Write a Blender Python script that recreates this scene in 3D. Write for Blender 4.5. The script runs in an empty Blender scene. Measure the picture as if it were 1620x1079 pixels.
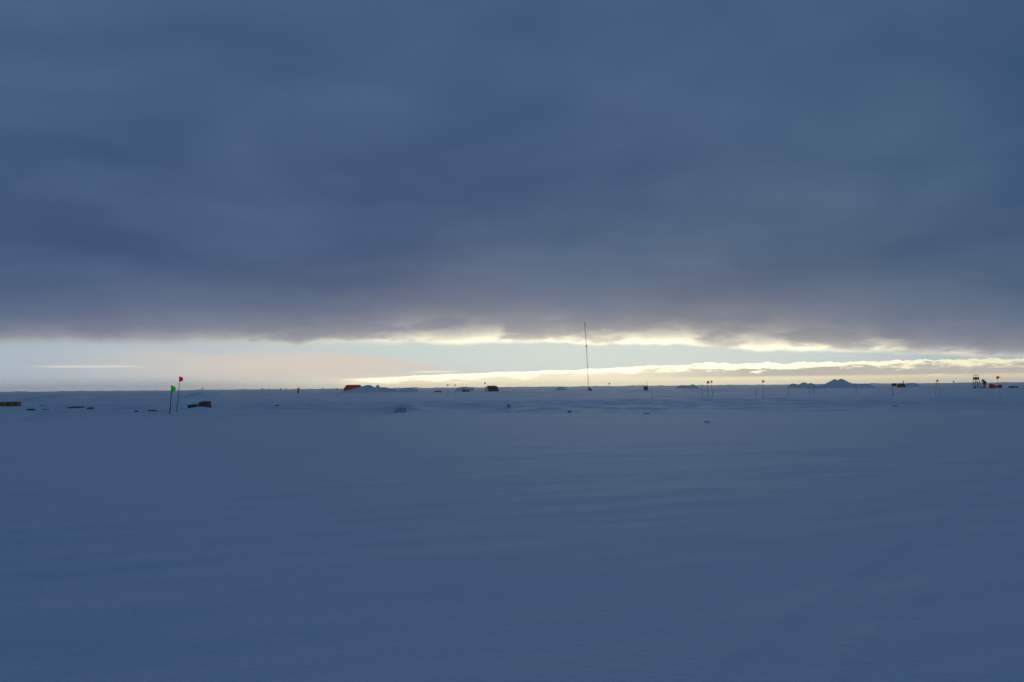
import bpy, math, random
import numpy as np
from mathutils import Vector, Matrix, noise as mnoise

scene = bpy.context.scene
col = scene.collection
R = math.radians

# ------------------------------------------------------------------ camera
FPX = 1575.0                      # focal length in photograph pixels (35 mm on a 36 mm frame)
EYE = 1.7
cam_d = bpy.data.cameras.new('camera')
cam_d.lens = 35.0; cam_d.sensor_width = 36.0
cam_d.clip_start = 0.05; cam_d.clip_end = 60000.0
cam = bpy.data.objects.new('camera', cam_d); col.objects.link(cam)
PITCH = math.atan((612.7 - 539.5) / FPX); ROLL = math.atan(0.0096)
fwd = Vector((0, math.cos(PITCH), math.sin(PITCH)))
rgt = Vector((math.cos(ROLL), 0, -math.sin(ROLL)))
rgt = (rgt - fwd * rgt.dot(fwd)).normalized()
up = rgt.cross(fwd).normalized()
M = Matrix((rgt, up, -fwd)).transposed().to_4x4()
M.translation = (0, 0, EYE)
cam.matrix_world = M
scene.camera = cam
scene.cycles.max_bounces = 4
scene.cycles.use_adaptive_sampling = True
scene.cycles.adaptive_threshold = 0.02

# ------------------------------------------------------------------ exposure
scene.view_settings.view_transform = 'Standard'
scene.view_settings.look = 'None'
scene.view_settings.exposure = 0.0
scene.view_settings.gamma = 1.0
scene.view_settings.use_curve_mapping = False

# ------------------------------------------------------------------ sun (veiled by the edge of the cloud deck)
SUN_AZ, SUN_EL = R(7.0), R(1.6)
sd = bpy.data.lights.new('sun', 'SUN'); sd.energy = 1.3; sd.angle = R(7); sd.color = (1.0, 0.93, 0.82)
sun = bpy.data.objects.new('sun', sd); col.objects.link(sun)
to_sun = Vector((math.sin(SUN_AZ) * math.cos(SUN_EL), math.cos(SUN_AZ) * math.cos(SUN_EL), math.sin(SUN_EL)))
sun.rotation_euler = (-to_sun).to_track_quat('-Z', 'Y').to_euler()
sun.location = (0, 0, 60)


def lin(r, g, b):
    f = lambda c: (c / 255 / 12.92) if c / 255 <= 0.04045 else ((c / 255 + 0.055) / 1.055) ** 2.4
    return (f(r), f(g), f(b))


# ------------------------------------------------------------------ node helpers
class X:
    """a float socket with arithmetic"""
    def __init__(s, nt, sock): s.nt, s.s = nt, sock
    def _m(s, op, *a):
        n = s.nt.nodes.new('ShaderNodeMath'); n.operation = op
        for i, v in enumerate((s,) + a):
            if isinstance(v, X): s.nt.links.new(v.s, n.inputs[i])
            else: n.inputs[i].default_value = v
        return X(s.nt, n.outputs[0])
    def __add__(s, o): return s._m('ADD', o)
    __radd__ = __add__
    def __mul__(s, o): return s._m('MULTIPLY', o)
    __rmul__ = __mul__
    def __sub__(s, o): return s._m('SUBTRACT', o)
    def __rsub__(s, o): return (s * -1.0) + o
    def __truediv__(s, o): return s._m('DIVIDE', o)
    def max(s, o): return s._m('MAXIMUM', o)
    def min(s, o): return s._m('MINIMUM', o)
    def exp(s): return s._m('EXPONENT')
    def sqrt(s): return s._m('SQRT')
    def gauss(s, c, w):
        d = (s - c) / w
        return (d * d * -1.0).exp()
    def ss(s, a, b):
        """smoothstep from a to b (sockets or floats, a > b allowed)"""
        t = ((s - a) / (b - a)) if not isinstance(a, X) and not isinstance(b, X) else ((s - a) / (X_sub(b, a)))
        t = t.max(0.0).min(1.0)
        return t * t * (3.0 - t * 2.0)


def X_sub(b, a):
    return b - a if isinstance(b, X) else (a * -1.0) + b


def mixc(nt, f, a, b):
    n = nt.nodes.new('ShaderNodeMix'); n.data_type = 'RGBA'; n.clamp_factor = True
    if isinstance(f, X): nt.links.new(f.s, n.inputs[0])
    else: n.inputs[0].default_value = f
    for i, v in ((6, a), (7, b)):
        if isinstance(v, tuple): n.inputs[i].default_value = (*v, 1)
        else: nt.links.new(v, n.inputs[i])
    return n.outputs[2]


# ------------------------------------------------------------------ world: clear polar sky under a broken cloud deck
world = bpy.data.worlds.new('World'); scene.world = world; world.use_nodes = True
nt = world.node_tree; nt.nodes.clear()
out = nt.nodes.new('ShaderNodeOutputWorld'); bg = nt.nodes.new('ShaderNodeBackground')
nt.links.new(bg.outputs[0], out.inputs[0]); bg.inputs[1].default_value = 0.1
tc = nt.nodes.new('ShaderNodeTexCoord'); sep = nt.nodes.new('ShaderNodeSeparateXYZ')
nt.links.new(tc.outputs['Generated'], sep.inputs[0])
dx, dy, dz = (X(nt, sep.outputs[i]) for i in range(3))
rad = (dx * dx + dy * dy).sqrt().max(1e-4)
hx, hy = dx / rad, dy / rad
el = (dz.max(0.0) / rad).min(8.0)
E = el * FPX                                  # height above the horizon, in units of 1/1575 rad
A = dx._m('ARCTAN2', dy) * FPX                # bearing from north (+Y), same unit


def wnoise(lat, ver, detail=3.0, rough=0.5, seed=0.0, dist=0.0):
    c = nt.nodes.new('ShaderNodeCombineXYZ')
    for i, v in enumerate((hx * (FPX / lat) + seed, hy * (FPX / lat) + seed * 0.7, E / ver)):
        nt.links.new(v.s, c.inputs[i])
    n = nt.nodes.new('ShaderNodeTexNoise'); n.inputs['Scale'].default_value = 1.0
    n.inputs['Detail'].default_value = detail; n.inputs['Roughness'].default_value = rough
    n.inputs['Distortion'].default_value = dist
    nt.links.new(c.outputs[0], n.inputs['Vector'])
    return X(nt, n.outputs[0])


def dnoise(scale, detail=4.0, rough=0.5, seed=0.0, stretch=1.0, dist=0.0):
    """noise on the flat underside of the deck, seen in perspective"""
    c = nt.nodes.new('ShaderNodeCombineXYZ')
    k = dz.max(0.0) + 0.20
    nt.links.new(((dx / k) * scale + seed).s, c.inputs[0])
    nt.links.new(((dy / k) * (scale * stretch) + seed * 1.3).s, c.inputs[1])
    n = nt.nodes.new('ShaderNodeTexNoise'); n.inputs['Scale'].default_value = 1.0
    n.inputs['Detail'].default_value = detail; n.inputs['Roughness'].default_value = rough
    n.inputs['Distortion'].default_value = dist
    nt.links.new(c.outputs[0], n.inputs['Vector'])
    return X(nt, n.outputs[0])


glow = A.gauss(215.0, 430.0)                   # light from the veiled sun
wide = A.gauss(150.0, 720.0)

# clear sky
sky = nt.nodes.new('ShaderNodeTexSky'); sky.sky_type = 'NISHITA'; sky.sun_disc = False
sky.sun_elevation = SUN_EL; sky.sun_rotation = SUN_AZ
sky.air_density = 1.0; sky.dust_density = 1.0; sky.ozone_density = 1.0
S10 = lambda r, g, b: tuple(10 * c for c in lin(r, g, b))
veil = mixc(nt, wide, S10(163, 177, 195), S10(208, 221, 214))
veil = mixc(nt, A.ss(420.0, 900.0), veil, S10(158, 177, 180))
clear = mixc(nt, 0.985, sky.outputs[0], veil)
# peach altostratus veil left of centre
pn = wnoise(260, 26, 3.0, 0.5, 3.1)
pe = 57.0 - 30.0 * A.ss(-300.0, -20.0) + (wnoise(170, 60, 3.0, 0.55, 15.0) - 0.5) * 26.0
peach = A.ss(-760.0, -330.0) * (1.0 - A.ss(-190.0, 60.0)) * E.ss(pe + 6.0, pe - 9.0) * (pn * 0.9 + 0.45).min(1.0)
clear = mixc(nt, peach * 0.85, clear, S10(224, 206, 190))
# warm horizon haze, cooler to the left
hz = mixc(nt, A.ss(-560.0, -200.0), S10(152, 165, 181), S10(254, 240, 205))
clear = mixc(nt, E.ss(26.0, 4.0) * 0.85, clear, hz)
# long bright cloud bank low over the horizon
lump = wnoise(30, 30, 5.0, 0.62, 8.3)
lumpb = wnoise(150, 40, 2.0, 0.5, 5.0)
Es = 15.5 + 10.5 * A.ss(-330.0, 120.0) + 8.0 * A.ss(60.0, 330.0) + (lump - 0.5) * (5.0 + 13.0 * A.ss(0.0, 380.0)) + (lumpb - 0.5) * 7.0
start = A.ss(-285.0, -215.0) * (1.0 - A.ss(1150.0, 1600.0))
bank = E.ss(Es + 0.9, Es - 1.1) * start
bil = wnoise(46, 5.0, 5.0, 0.65, 1.7)
t_in = Es - E
prof = t_in.ss(17.0, 2.0) * 0.85 + (bil - 0.5) * 3.0 * t_in.ss(0.3, 4.0)
bgrey = mixc(nt, A.ss(120.0, 430.0), S10(256, 243, 212), S10(190, 184, 174))
bbright = mixc(nt, A.ss(330.0, 760.0), S10(302, 290, 250), S10(252, 244, 206))
blow = mixc(nt, E.ss(15.5, 10.0), bgrey, mixc(nt, A.ss(300.0, 750.0), S10(264, 247, 198), S10(240, 224, 178)))
bankc = mixc(nt, prof.ss(0.25, 0.85), blow, bbright)
clear = mixc(nt, bank, clear, bankc)
# thin bright streaks above the bank and far left
w1 = E.gauss(36.0 + (wnoise(60, 60, 2, .5, 9.0) - 0.5) * 3.0, 1.5) * A.ss(-730.0, -660.0) * (1.0 - A.ss(-590.0, -540.0))
clear = mixc(nt, w1 * 0.75, clear, S10(232, 228, 212))
w2 = E.gauss(25.5, 1.3) * A.ss(-172.0, -140.0) * (1.0 - A.ss(-105.0, -75.0))
clear = mixc(nt, w2 * 0.9, clear, S10(252, 244, 225))
# grey breath of blowing snow right on the horizon
clear = mixc(nt, E.ss(16.0, 0.0) * (0.72 - wide * 0.62), clear, S10(154, 160, 171))

# the deck
big = dnoise(0.85, 3.0, 0.45, 9.3, 1.0, 0.6)
med = dnoise(2.2, 4.0, 0.48, 11.0, 1.1, 0.5)
tone = ((big - 0.5) * 1.25 + (med - 0.5) * 0.9 + 0.44).max(0.0).min(1.0)
deck_cool = mixc(nt, tone, S10(46, 72, 111), S10(84, 108, 139))
deck_teal = mixc(nt, tone, S10(49, 77, 110), S10(81, 107, 134))
deck = mixc(nt, A.ss(-500.0, 700.0), deck_cool, deck_teal)
edge_n = wnoise(130, 190, 4.0, 0.55, 20.5)
edge_f = wnoise(26, 34, 3.0, 0.55, 6.0)
Ee = 70.0 - 38.0 * A.ss(40.0, 900.0) - 20.0 * A.ss(800.0, 1500.0) + (edge_n - 0.5) * 22.0 + (edge_f - 0.5) * 5.0
over = E - Ee
soft = wnoise(230, 75, 3.0, 0.5, 7.0)
lav = mixc(nt, wide, S10(110, 121, 147), S10(150, 148, 156))
deck = mixc(nt, (over.max(0.0) / (wide * -42.0 - 38.0)).exp() * (0.40 + soft * 0.9).min(1.0), deck, lav)
# sunlit fringe along the torn edge
patch = wnoise(110, 30, 4.0, 0.52, 44.9)
up_ = over.max(0.0)
deck = mixc(nt, (up_ * (-1.0 / 22.0)).exp() * (0.42 + wide * 0.42), deck, mixc(nt, glow, S10(158, 158, 168), S10(206, 196, 180)))
fr = ((up_ * (-1.0 / 13.0)).exp() * patch.ss(0.42, 0.58) + (up_ * (-1.0 / 5.0)).exp() * patch.ss(0.22, 0.52) * 0.9).min(1.0)
deck = mixc(nt, fr * (0.08 + glow * 1.25).min(1.0), deck, S10(292, 282, 244))
wsoft = 8.0 - glow * 4.0
skyc = mixc(nt, over.ss(wsoft * -0.8, wsoft * 1.3), clear, deck)
nt.links.new(skyc, bg.inputs[0])
world.cycles.sampling_method = 'NONE'          # the deck is even enough without a light map


# ------------------------------------------------------------------ materials
def mat(name, rgb, rough=0.7, var=0.12, scale=6.0, transl=0.0, bump=0.0, spec=0.3):
    m = bpy.data.materials.new(name); m.use_nodes = True
    n = m.node_tree; p = n.nodes['Principled BSDF']; o = n.nodes['Material Output']
    t = n.nodes.new('ShaderNodeTexCoord'); ns = n.nodes.new('ShaderNodeTexNoise')
    ns.inputs['Scale'].default_value = scale; ns.inputs['Detail'].default_value = 5
    n.links.new(t.outputs['Object'], ns.inputs['Vector'])
    mp = n.nodes.new('ShaderNodeMapRange'); mp.inputs[1].default_value = 0.3; mp.inputs[2].default_value = 0.7
    n.links.new(ns.outputs[0], mp.inputs[0])
    mx = n.nodes.new('ShaderNodeMix'); mx.data_type = 'RGBA'
    n.links.new(mp.outputs[0], mx.inputs[0])
    mx.inputs[6].default_value = (*[c * (1 - var) for c in rgb], 1)
    mx.inputs[7].default_value = (*[min(1, c * (1 + var)) for c in rgb], 1)
    n.links.new(mx.outputs[2], p.inputs['Base Color'])
    p.inputs['Roughness'].default_value = rough
    p.inputs['Specular IOR Level'].default_value = spec
    if bump:
        b = n.nodes.new('ShaderNodeBump'); b.inputs['Strength'].default_value = bump; b.inputs['Distance'].default_value = 0.02
        n.links.new(ns.outputs[0], b.inputs['Height']); n.links.new(b.outputs[0], p.inputs['Normal'])
    if transl:
        tr = n.nodes.new('ShaderNodeBsdfTranslucent'); n.links.new(mx.outputs[2], tr.inputs[0])
        s = n.nodes.new('ShaderNodeMixShader'); s.inputs[0].default_value = transl
        n.links.new(p.outputs[0], s.inputs[1]); n.links.new(tr.outputs[0], s.inputs[2]); n.links.new(s.outputs[0], o.inputs[0])
    return m


def snow_material():
    m = bpy.data.materials.new('wind_packed_snow'); m.use_nodes = True
    n = m.node_tree; p = n.nodes['Principled BSDF']; L = n.links.new
    g = n.nodes.new('ShaderNodeNewGeometry')
    def nz(scale, detail, rough, sx=1.0, sy=1.0, rot=0.0):
        mp = n.nodes.new('ShaderNodeMapping'); mp.inputs['Scale'].default_value = (sx, sy, 1)
        mp.inputs['Rotation'].default_value = (0, 0, rot)
        L(g.outputs['Position'], mp.inputs[0])
        t = n.nodes.new('ShaderNodeTexNoise'); t.inputs['Scale'].default_value = scale
        t.inputs['Detail'].default_value = detail; t.inputs['Roughness'].default_value = rough
        L(mp.outputs[0], t.inputs['Vector'])
        return X(n, t.outputs[0])
    grain = nz(14.0, 5, 0.65)
    scour = nz(0.9, 5, 0.6, 0.45, 1.5, R(28))
    drift = nz(0.12, 3, 0.5)
    crust = nz(1.7, 6, 0.7)
    fine = nz(75.0, 3, 0.7)
    c = mixc(n, ((scour - 0.5) * 0.7 + (crust - 0.5) * 1.0 + (grain - 0.5) * 1.2 + (fine - 0.5) * 1.6 + (drift - 0.5) * 0.5 + 0.5).max(0.0).min(1.0), (0.595, 0.70, 0.78), (0.635, 0.735, 0.81))
    L(c, p.inputs['Base Color'])
    p.inputs['Roughness'].default_value = 1.0
    p.inputs['Specular IOR Level'].default_value = 0.04
    b1 = n.nodes.new('ShaderNodeBump'); b1.inputs['Strength'].default_value = 0.3; b1.inputs['Distance'].default_value = 0.03
    L((scour * 0.5 + crust * 0.5 + grain * 0.40 + fine * 0.12).s, b1.inputs['Height'])
    L(b1.outputs[0], p.inputs['Normal'])
    return m


SNOW = snow_material()
BLUEGREY = mat('blue_grey_hollow_shade', (0.33, 0.45, 0.53), 0.6, 0.25, 1.2, bump=0.4)  # dark tone imitates shade in a snow hollow; also colours faint lumps
HEAP = mat('wind_crusted_heap_snow', (0.64, 0.715, 0.77), 0.7, 0.12, 0.8, bump=0.3)
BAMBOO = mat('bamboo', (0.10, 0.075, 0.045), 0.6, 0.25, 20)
REDFLAG = mat('red_flag_fabric', (1.0, 0.04, 0.04), 0.6, 0.03, 8, transl=0.93)
GREENFLAG = mat('green_flag_fabric', (0.06, 0.85, 0.06), 0.6, 0.04, 8, transl=0.88)
BLACKFLAG = mat('black_flag_fabric', (0.02, 0.018, 0.018), 0.8, 0.2, 8)
TENTRED = mat('red_tent_canvas', (0.85, 0.072, 0.036), 0.75, 0.1, 1.5, transl=0.7)
TENTDARKRED = mat('dark_red_canvas', (0.10, 0.018, 0.014), 0.75, 0.1, 1.5)
BLACKCANVAS = mat('black_canvas', (0.012, 0.012, 0.014), 0.95, 0.15, 1.5, spec=0.05)
GREYCANVAS = mat('blue_grey_canvas', (0.40, 0.44, 0.50), 0.8, 0.1, 1.5)
WHITECANVAS = mat('white_webbing', (0.75, 0.76, 0.78), 0.7, 0.05, 3)
WOOD = mat('weathered_timber', (0.30, 0.115, 0.035), 0.8, 0.35, 3, bump=0.3)
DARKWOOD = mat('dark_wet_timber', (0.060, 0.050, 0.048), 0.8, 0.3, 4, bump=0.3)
MAROON = mat('maroon_painted_ply', (0.13, 0.075, 0.10), 0.7, 0.2, 2)
STEEL = mat('galvanised_steel', (0.22, 0.22, 0.21), 0.45, 0.15, 4, spec=0.5)
MASTPAINT = mat('weathered_mast_paint', (0.13, 0.12, 0.10), 0.6, 0.2, 2)
DARKPAINT = mat('black_paint', (0.022, 0.022, 0.024), 0.5, 0.2, 4)
BROWN = mat('dark_brown_canvas', (0.125, 0.048, 0.022), 0.85, 0.25, 2)
REDTARP = mat('red_tarpaulin', (0.70, 0.05, 0.04), 0.5, 0.1, 3, transl=0.4)
CRATEWOOD = mat('dark_crate_timber', (0.13, 0.062, 0.028), 0.85, 0.35, 3, bump=0.3)
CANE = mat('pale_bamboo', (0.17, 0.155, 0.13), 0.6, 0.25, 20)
GREYBROWN = mat('frosted_grey_brown_tarpaulin', (0.20, 0.17, 0.17), 0.8, 0.25, 3)
ORANGE = mat('faded_orange_plastic', (0.45, 0.16, 0.05), 0.6, 0.15, 4)

# ------------------------------------------------------------------ terrain
rng = np.random.RandomState(7)
_P = rng.permutation(512)
_G = rng.rand(512) * 2 * np.pi
_GX, _GY = np.cos(_G), np.sin(_G)


def pnoise(x, y):
    x = np.asarray(x, float); y = np.asarray(y, float)
    xi = np.floor(x).astype(int); yi = np.floor(y).astype(int)
    fx, fy = x - xi, y - yi
    u = fx * fx * fx * (fx * (fx * 6 - 15) + 10); v = fy * fy * fy * (fy * (fy * 6 - 15) + 10)
    def g(ix, iy, ddx, ddy):
        k = _P[(_P[ix & 511] + iy) & 511]
        return _GX[k] * ddx + _GY[k] * ddy
    a = g(xi, yi, fx, fy); b = g(xi + 1, yi, fx - 1, fy)
    c = g(xi, yi + 1, fx, fy - 1); d = g(xi + 1, yi + 1, fx - 1, fy - 1)
    return (a * (1 - u) + b * u) * (1 - v) + (c * (1 - u) + d * u) * v


def sstep(a, b, t):
    t = np.clip((t - a) / (b - a), 0, 1)
    return t * t * (3 - 2 * t)


TRACK = [(0.55, 4.2), (1.45, 5.9), (3.2, 8.7), (5.3, 12.0), (8.6, 17.0), (14.0, 25.0), (24.0, 38.0)]


def track_profile(x, y):
    best = np.full(np.shape(x), 99.0)
    for (x0, y0), (x1, y1) in zip(TRACK[:-1], TRACK[1:]):
        ddx, ddy = x1 - x0, y1 - y0
        t = np.clip(((x - x0) * ddx + (y - y0) * ddy) / (ddx * ddx + ddy * ddy), 0, 1)
        best = np.minimum(best, np.hypot(x - x0 - t * ddx, y - y0 - t * ddy))
    w = best + 0.06 * pnoise(x * 1.7, y * 1.7)
    return -0.0028 * np.exp(-(w / 0.21) ** 4) + 0.0014 * np.exp(-((w - 0.33) / 0.10) ** 2)


MOUNDS = []          # (x, y, height, half-width across, half-length along)


def terrain(x, y):
    x = np.asarray(x, float); y = np.asarray(y, float)
    d = np.hypot(x, y)
    c, s = math.cos(R(28)), math.sin(R(28))
    u, v = c * x + s * y, -s * x + c * y
    z = 0.012 * pnoise(u / 6.0, v / 2.6) + 0.007 * pnoise(u / 1.9 + 7, v / 0.75) + 0.020 * pnoise(x / 17 + 3, y / 13)
    rag = pnoise(x / 3.1 + 9, y / 2.3) + 0.5 * pnoise(x / 1.2, y / 1.1 + 4)
    edge = sstep(48, 92, d + 7 * pnoise(x / 14, 3.3) + 3 * pnoise(x / 4, 8.8))
    near = 1 - sstep(120, 260, d)
    z = z + edge * near * (0.10 * np.maximum(rag, -0.15) + 0.17 * np.maximum(pnoise(x / 7.5 + 1, y / 4.5), 0) ** 1.0)
    far = sstep(90, 220, d)
    z = z + far * (0.22 * pnoise(x / 34 + 5, y / 22) + 0.12 * pnoise(x / 9, y / 6 + 2))
    z = z + sstep(230, 330, d) * (1 - sstep(700, 1000, d)) * 0.7 * np.maximum(pnoise(x / 9 + 4, y / 21) - .12, 0)
    z = z + sstep(700, 2500, d) * (7.0 * np.maximum(pnoise(x / 60, y / 110 + 6) - .10, 0) * (1 + .8 * pnoise(x / 14, y / 25)) + 0.9 * np.maximum(pnoise(x / 28 + 2, y / 40), 0.1))
    for (mx, my, mh, wx, wy) in MOUNDS:
        z = z + mh * np.exp(-(((x - mx) / wx) ** 2 + ((y - my) / wy) ** 2)) * (1 + 0.35 * pnoise(x / 1.7 + mx, y / 1.5))
    z = z + np.where(d < 60, track_profile(x, y), 0.0)
    return z


def hor(px):
    return 612.7 - 0.0096 * (px - 810.0)


def at(px, dist):
    """ground point on the bearing of photo column px at a distance"""
    x = (px - 810.0) / FPX * dist
    return Vector((x, dist, float(terrain(np.array([x]), np.array([dist]))[0])))


def from_base(py, px):
    return FPX * EYE / (py - hor(px))


def height_to(px, py, dist):
    """world z of photo row py on column px at a distance"""
    return EYE + (hor(px) - py) / FPX * dist


def add_mound(px, dist, h, wpx, wy):
    x = (px - 810.0) / FPX * dist
    MOUNDS.append((x, dist, h, wpx / FPX * dist, wy))


add_mound(640, 78, 0.36, 30, 4.0)
add_mound(622, 84, 0.20, 50, 5.0)
add_mound(880, 74, 0.12, 40, 4.0)
add_mound(1010, 72, 0.12, 44, 3.5)
add_mound(760, 90, 0.18, 60, 6.0)
add_mound(98, 220, 1.05, 18, 16.0)
add_mound(60, 170, 0.45, 40, 10.0)
add_mound(196, 230, 0.75, 16, 14.0)
add_mound(324, 200, 1.25, 17, 16.0)
add_mound(120, 108, 0.28, 24, 3.5)
add_mound(170, 112, 0.22, 26, 3.5)
add_mound(314, 93.5, 0.24, 20, 1.8)
add_mound(222, 97, 0.16, 24, 2.4)
add_mound(318, 90.0, 0.20, 18, 0.8)
add_mound(1060, 95, 0.14, 70, 6.0)
add_mound(1400, 90, 0.16, 80, 6.0)


def mesh_arrays(name, V, F4):
    me = bpy.data.meshes.new(name)
    n, k = len(V), F4.shape[1]
    me.vertices.add(n); me.vertices.foreach_set('co', np.ascontiguousarray(V, dtype=np.float32).ravel())
    me.loops.add(F4.size); me.loops.foreach_set('vertex_index', np.ascontiguousarray(F4, dtype=np.int32).ravel())
    me.polygons.add(len(F4))
    me.polygons.foreach_set('loop_start', np.arange(0, F4.size, k, dtype=np.int32))
    me.polygons.foreach_set('use_smooth', np.ones(len(F4), dtype=bool))
    me.update(calc_edges=True)
    return me


def build_ground():
    fine = np.linspace(R(-36), R(36), 580)
    rest = np.linspace(R(36), R(360 - 36), 110)[1:-1]
    ang = np.concatenate([fine, rest])
    r = [0.25, 0.6, 1.0, 1.5, 2.0, 2.4]
    while r[-1] < 125: r.append(r[-1] * 1.0052)
    while r[-1] < 9000: r.append(r[-1] * 1.013)
    r = np.array(r)
    RR, AA = np.meshgrid(r, ang, indexing='ij')
    Xg, Yg = RR * np.sin(AA), RR * np.cos(AA)
    Z = terrain(Xg, Yg)
    V = np.stack([Xg, Yg, Z], -1).reshape(-1, 3)
    nr, na = len(r), len(ang)
    i = np.arange(nr - 1)[:, None] * na; j = np.arange(na)[None, :]; jn = (j + 1) % na
    F = np.stack([i + j, i + na + j, i + na + jn, i + jn], -1).reshape(-1, 4)[:, ::-1]
    # close the small disc under the photographer with quads from opposite pairs
    ring = np.arange(na)
    cap = np.stack([ring[:na // 2 - 1], ring[1:na // 2], ring[::-1][:na // 2 - 1] - 1, ring[::-1][:na // 2 - 1]], -1)
    me = mesh_arrays('snow_ground', V, np.concatenate([F, cap]))
    o = bpy.data.objects.new('snow_ground', me); col.objects.link(o)
    me.materials.append(SNOW)
    o['kind'] = 'structure'
    return o


ground = build_ground()


# ------------------------------------------------------------------ mesh builder
class MB:
    def __init__(s): s.v, s.f = [], []
    def add(s, vs, fs):
        b = len(s.v); s.v += [tuple(v) for v in vs]; s.f += [tuple(b + i for i in f) for f in fs]
        return s
    def box(s, c, size, rot=None, taper=1.0):
        hx_, hy_, hz_ = [k / 2 for k in size]
        vs = []
        for z in (-1, 1):
            k = taper if z > 0 else 1.0
            for x, y in ((-1, -1), (1, -1), (1, 1), (-1, 1)):
                p = Vector((x * hx_ * k, y * hy_ * k, z * hz_))
                if rot is not None: p = rot @ p
                vs.append(p + Vector(c))
        return s.add(vs, [(3, 2, 1, 0), (4, 5, 6, 7), (0, 1, 5, 4), (1, 2, 6, 5), (2, 3, 7, 6), (3, 0, 4, 7)])
    def tube(s, p0, p1, r0, r1=None, n=8):
        r1 = r0 if r1 is None else r1
        p0, p1 = Vector(p0), Vector(p1); ax = (p1 - p0).normalized()
        a = ax.orthogonal().normalized(); b = ax.cross(a)
        vs = []
        for p, r_ in ((p0, r0), (p1, r1)):
            for i in range(n):
                t = 2 * math.pi * i / n
                vs.append(p + a * (r_ * math.cos(t)) + b * (r_ * math.sin(t)))
        fs = [(i, (i + 1) % n, n + (i + 1) % n, n + i) for i in range(n)]
        fs += [tuple(range(n))[::-1], tuple(range(n, 2 * n))]
        return s.add(vs, fs)
    def path(s, pts, rs, n=8):
        """one continuous tube through several points"""
        pts = [Vector(p) for p in pts]; vs = []; m = len(pts)
        for i, p in enumerate(pts):
            ax = (pts[min(i + 1, m - 1)] - pts[max(i - 1, 0)]).normalized()
            a = ax.cross(Vector((0, 1, 0.01))).normalized(); b = ax.cross(a)
            r_ = rs[i] if isinstance(rs, (list, tuple)) else rs
            for k in range(n):
                t = 2 * math.pi * k / n
                vs.append(p + a * (r_ * math.cos(t)) + b * (r_ * math.sin(t)))
        fs = [(i * n + k, i * n + (k + 1) % n, (i + 1) * n + (k + 1) % n, (i + 1) * n + k) for i in range(m - 1) for k in range(n)]
        fs += [tuple(range(n))[::-1], tuple(range((m - 1) * n, m * n))]
        return s.add(vs, fs)
    def build(s, name, material, parent=None, smooth=False, loc=None):
        me = bpy.data.meshes.new(name); me.from_pydata(s.v, [], s.f); me.update()
        import bmesh
        bm = bmesh.new(); bm.from_mesh(me); bmesh.ops.recalc_face_normals(bm, faces=bm.faces[:]); bm.to_mesh(me); bm.free()
        if smooth: me.polygons.foreach_set('use_smooth', [True] * len(me.polygons))
        me.materials.append(material)
        o = bpy.data.objects.new(name, me); col.objects.link(o)
        if parent is not None: o.parent = parent
        if loc is not None: o.location = loc
        return o


def thing(name, label, cat, loc, rz=0.0, group=None, tilt=None):
    o = bpy.data.objects.new(name, None); col.objects.link(o)
    o.empty_display_size = 0.3
    o.location = loc; o.rotation_euler = (tilt[0] if tilt else 0, tilt[1] if tilt else 0, rz)
    return tag(o, label, cat, group)


def tag(o, label, cat, group=None):
    o['label'] = label; o['category'] = cat
    if group: o['group'] = group
    return o


def part_copy(src, parent):
    c = src.copy(); col.objects.link(c); c.parent = parent
    return c


# ------------------------------------------------------------------ marker flags on bamboo canes
def cloth(w, h, seed, d_shape=True, droop=0.0):
    """a small wind-filled flag: straight hoist at x = 0, rounded fly, two skins 4 mm apart"""
    mb = MB(); nx, nz = 7, 9; rr = random.Random(seed); ph = rr.random() * 6
    for side in (0, 1):
        vs = []
        for j in range(nz):
            t = j / (nz - 1)
            wid = w * ((1 - abs(2 * t - 1) ** 2.6) ** 0.5 * 0.92 + 0.08) if d_shape else w * (1 - 0.15 * t)
            for i in range(nx):
                q = i / (nx - 1)
                y = 0.10 * w * math.sin(q * 4.2 + ph) * q ** 0.6 + 0.05 * w * math.sin(t * 7 + ph) * q
                vs.append((q * wid, y + side * 0.004, -t * h - droop * q * q * h))
        fs = [(j * nx + i, j * nx + i + 1, (j + 1) * nx + i + 1, (j + 1) * nx + i) for j in range(nz - 1) for i in range(nx - 1)]
        mb.add(vs, fs)
    b = nx * nz
    rim = [i for i in range(nx)] + [j * nx + nx - 1 for j in range(1, nz)] + [(nz - 1) * nx + i for i in range(nx - 2, -1, -1)] + [j * nx for j in range(nz - 2, 0, -1)]
    for k in range(len(rim)):
        a, c = rim[k], rim[(k + 1) % len(rim)]
        mb.f.append((a, c, b + c, b + a))
    return mb


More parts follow.
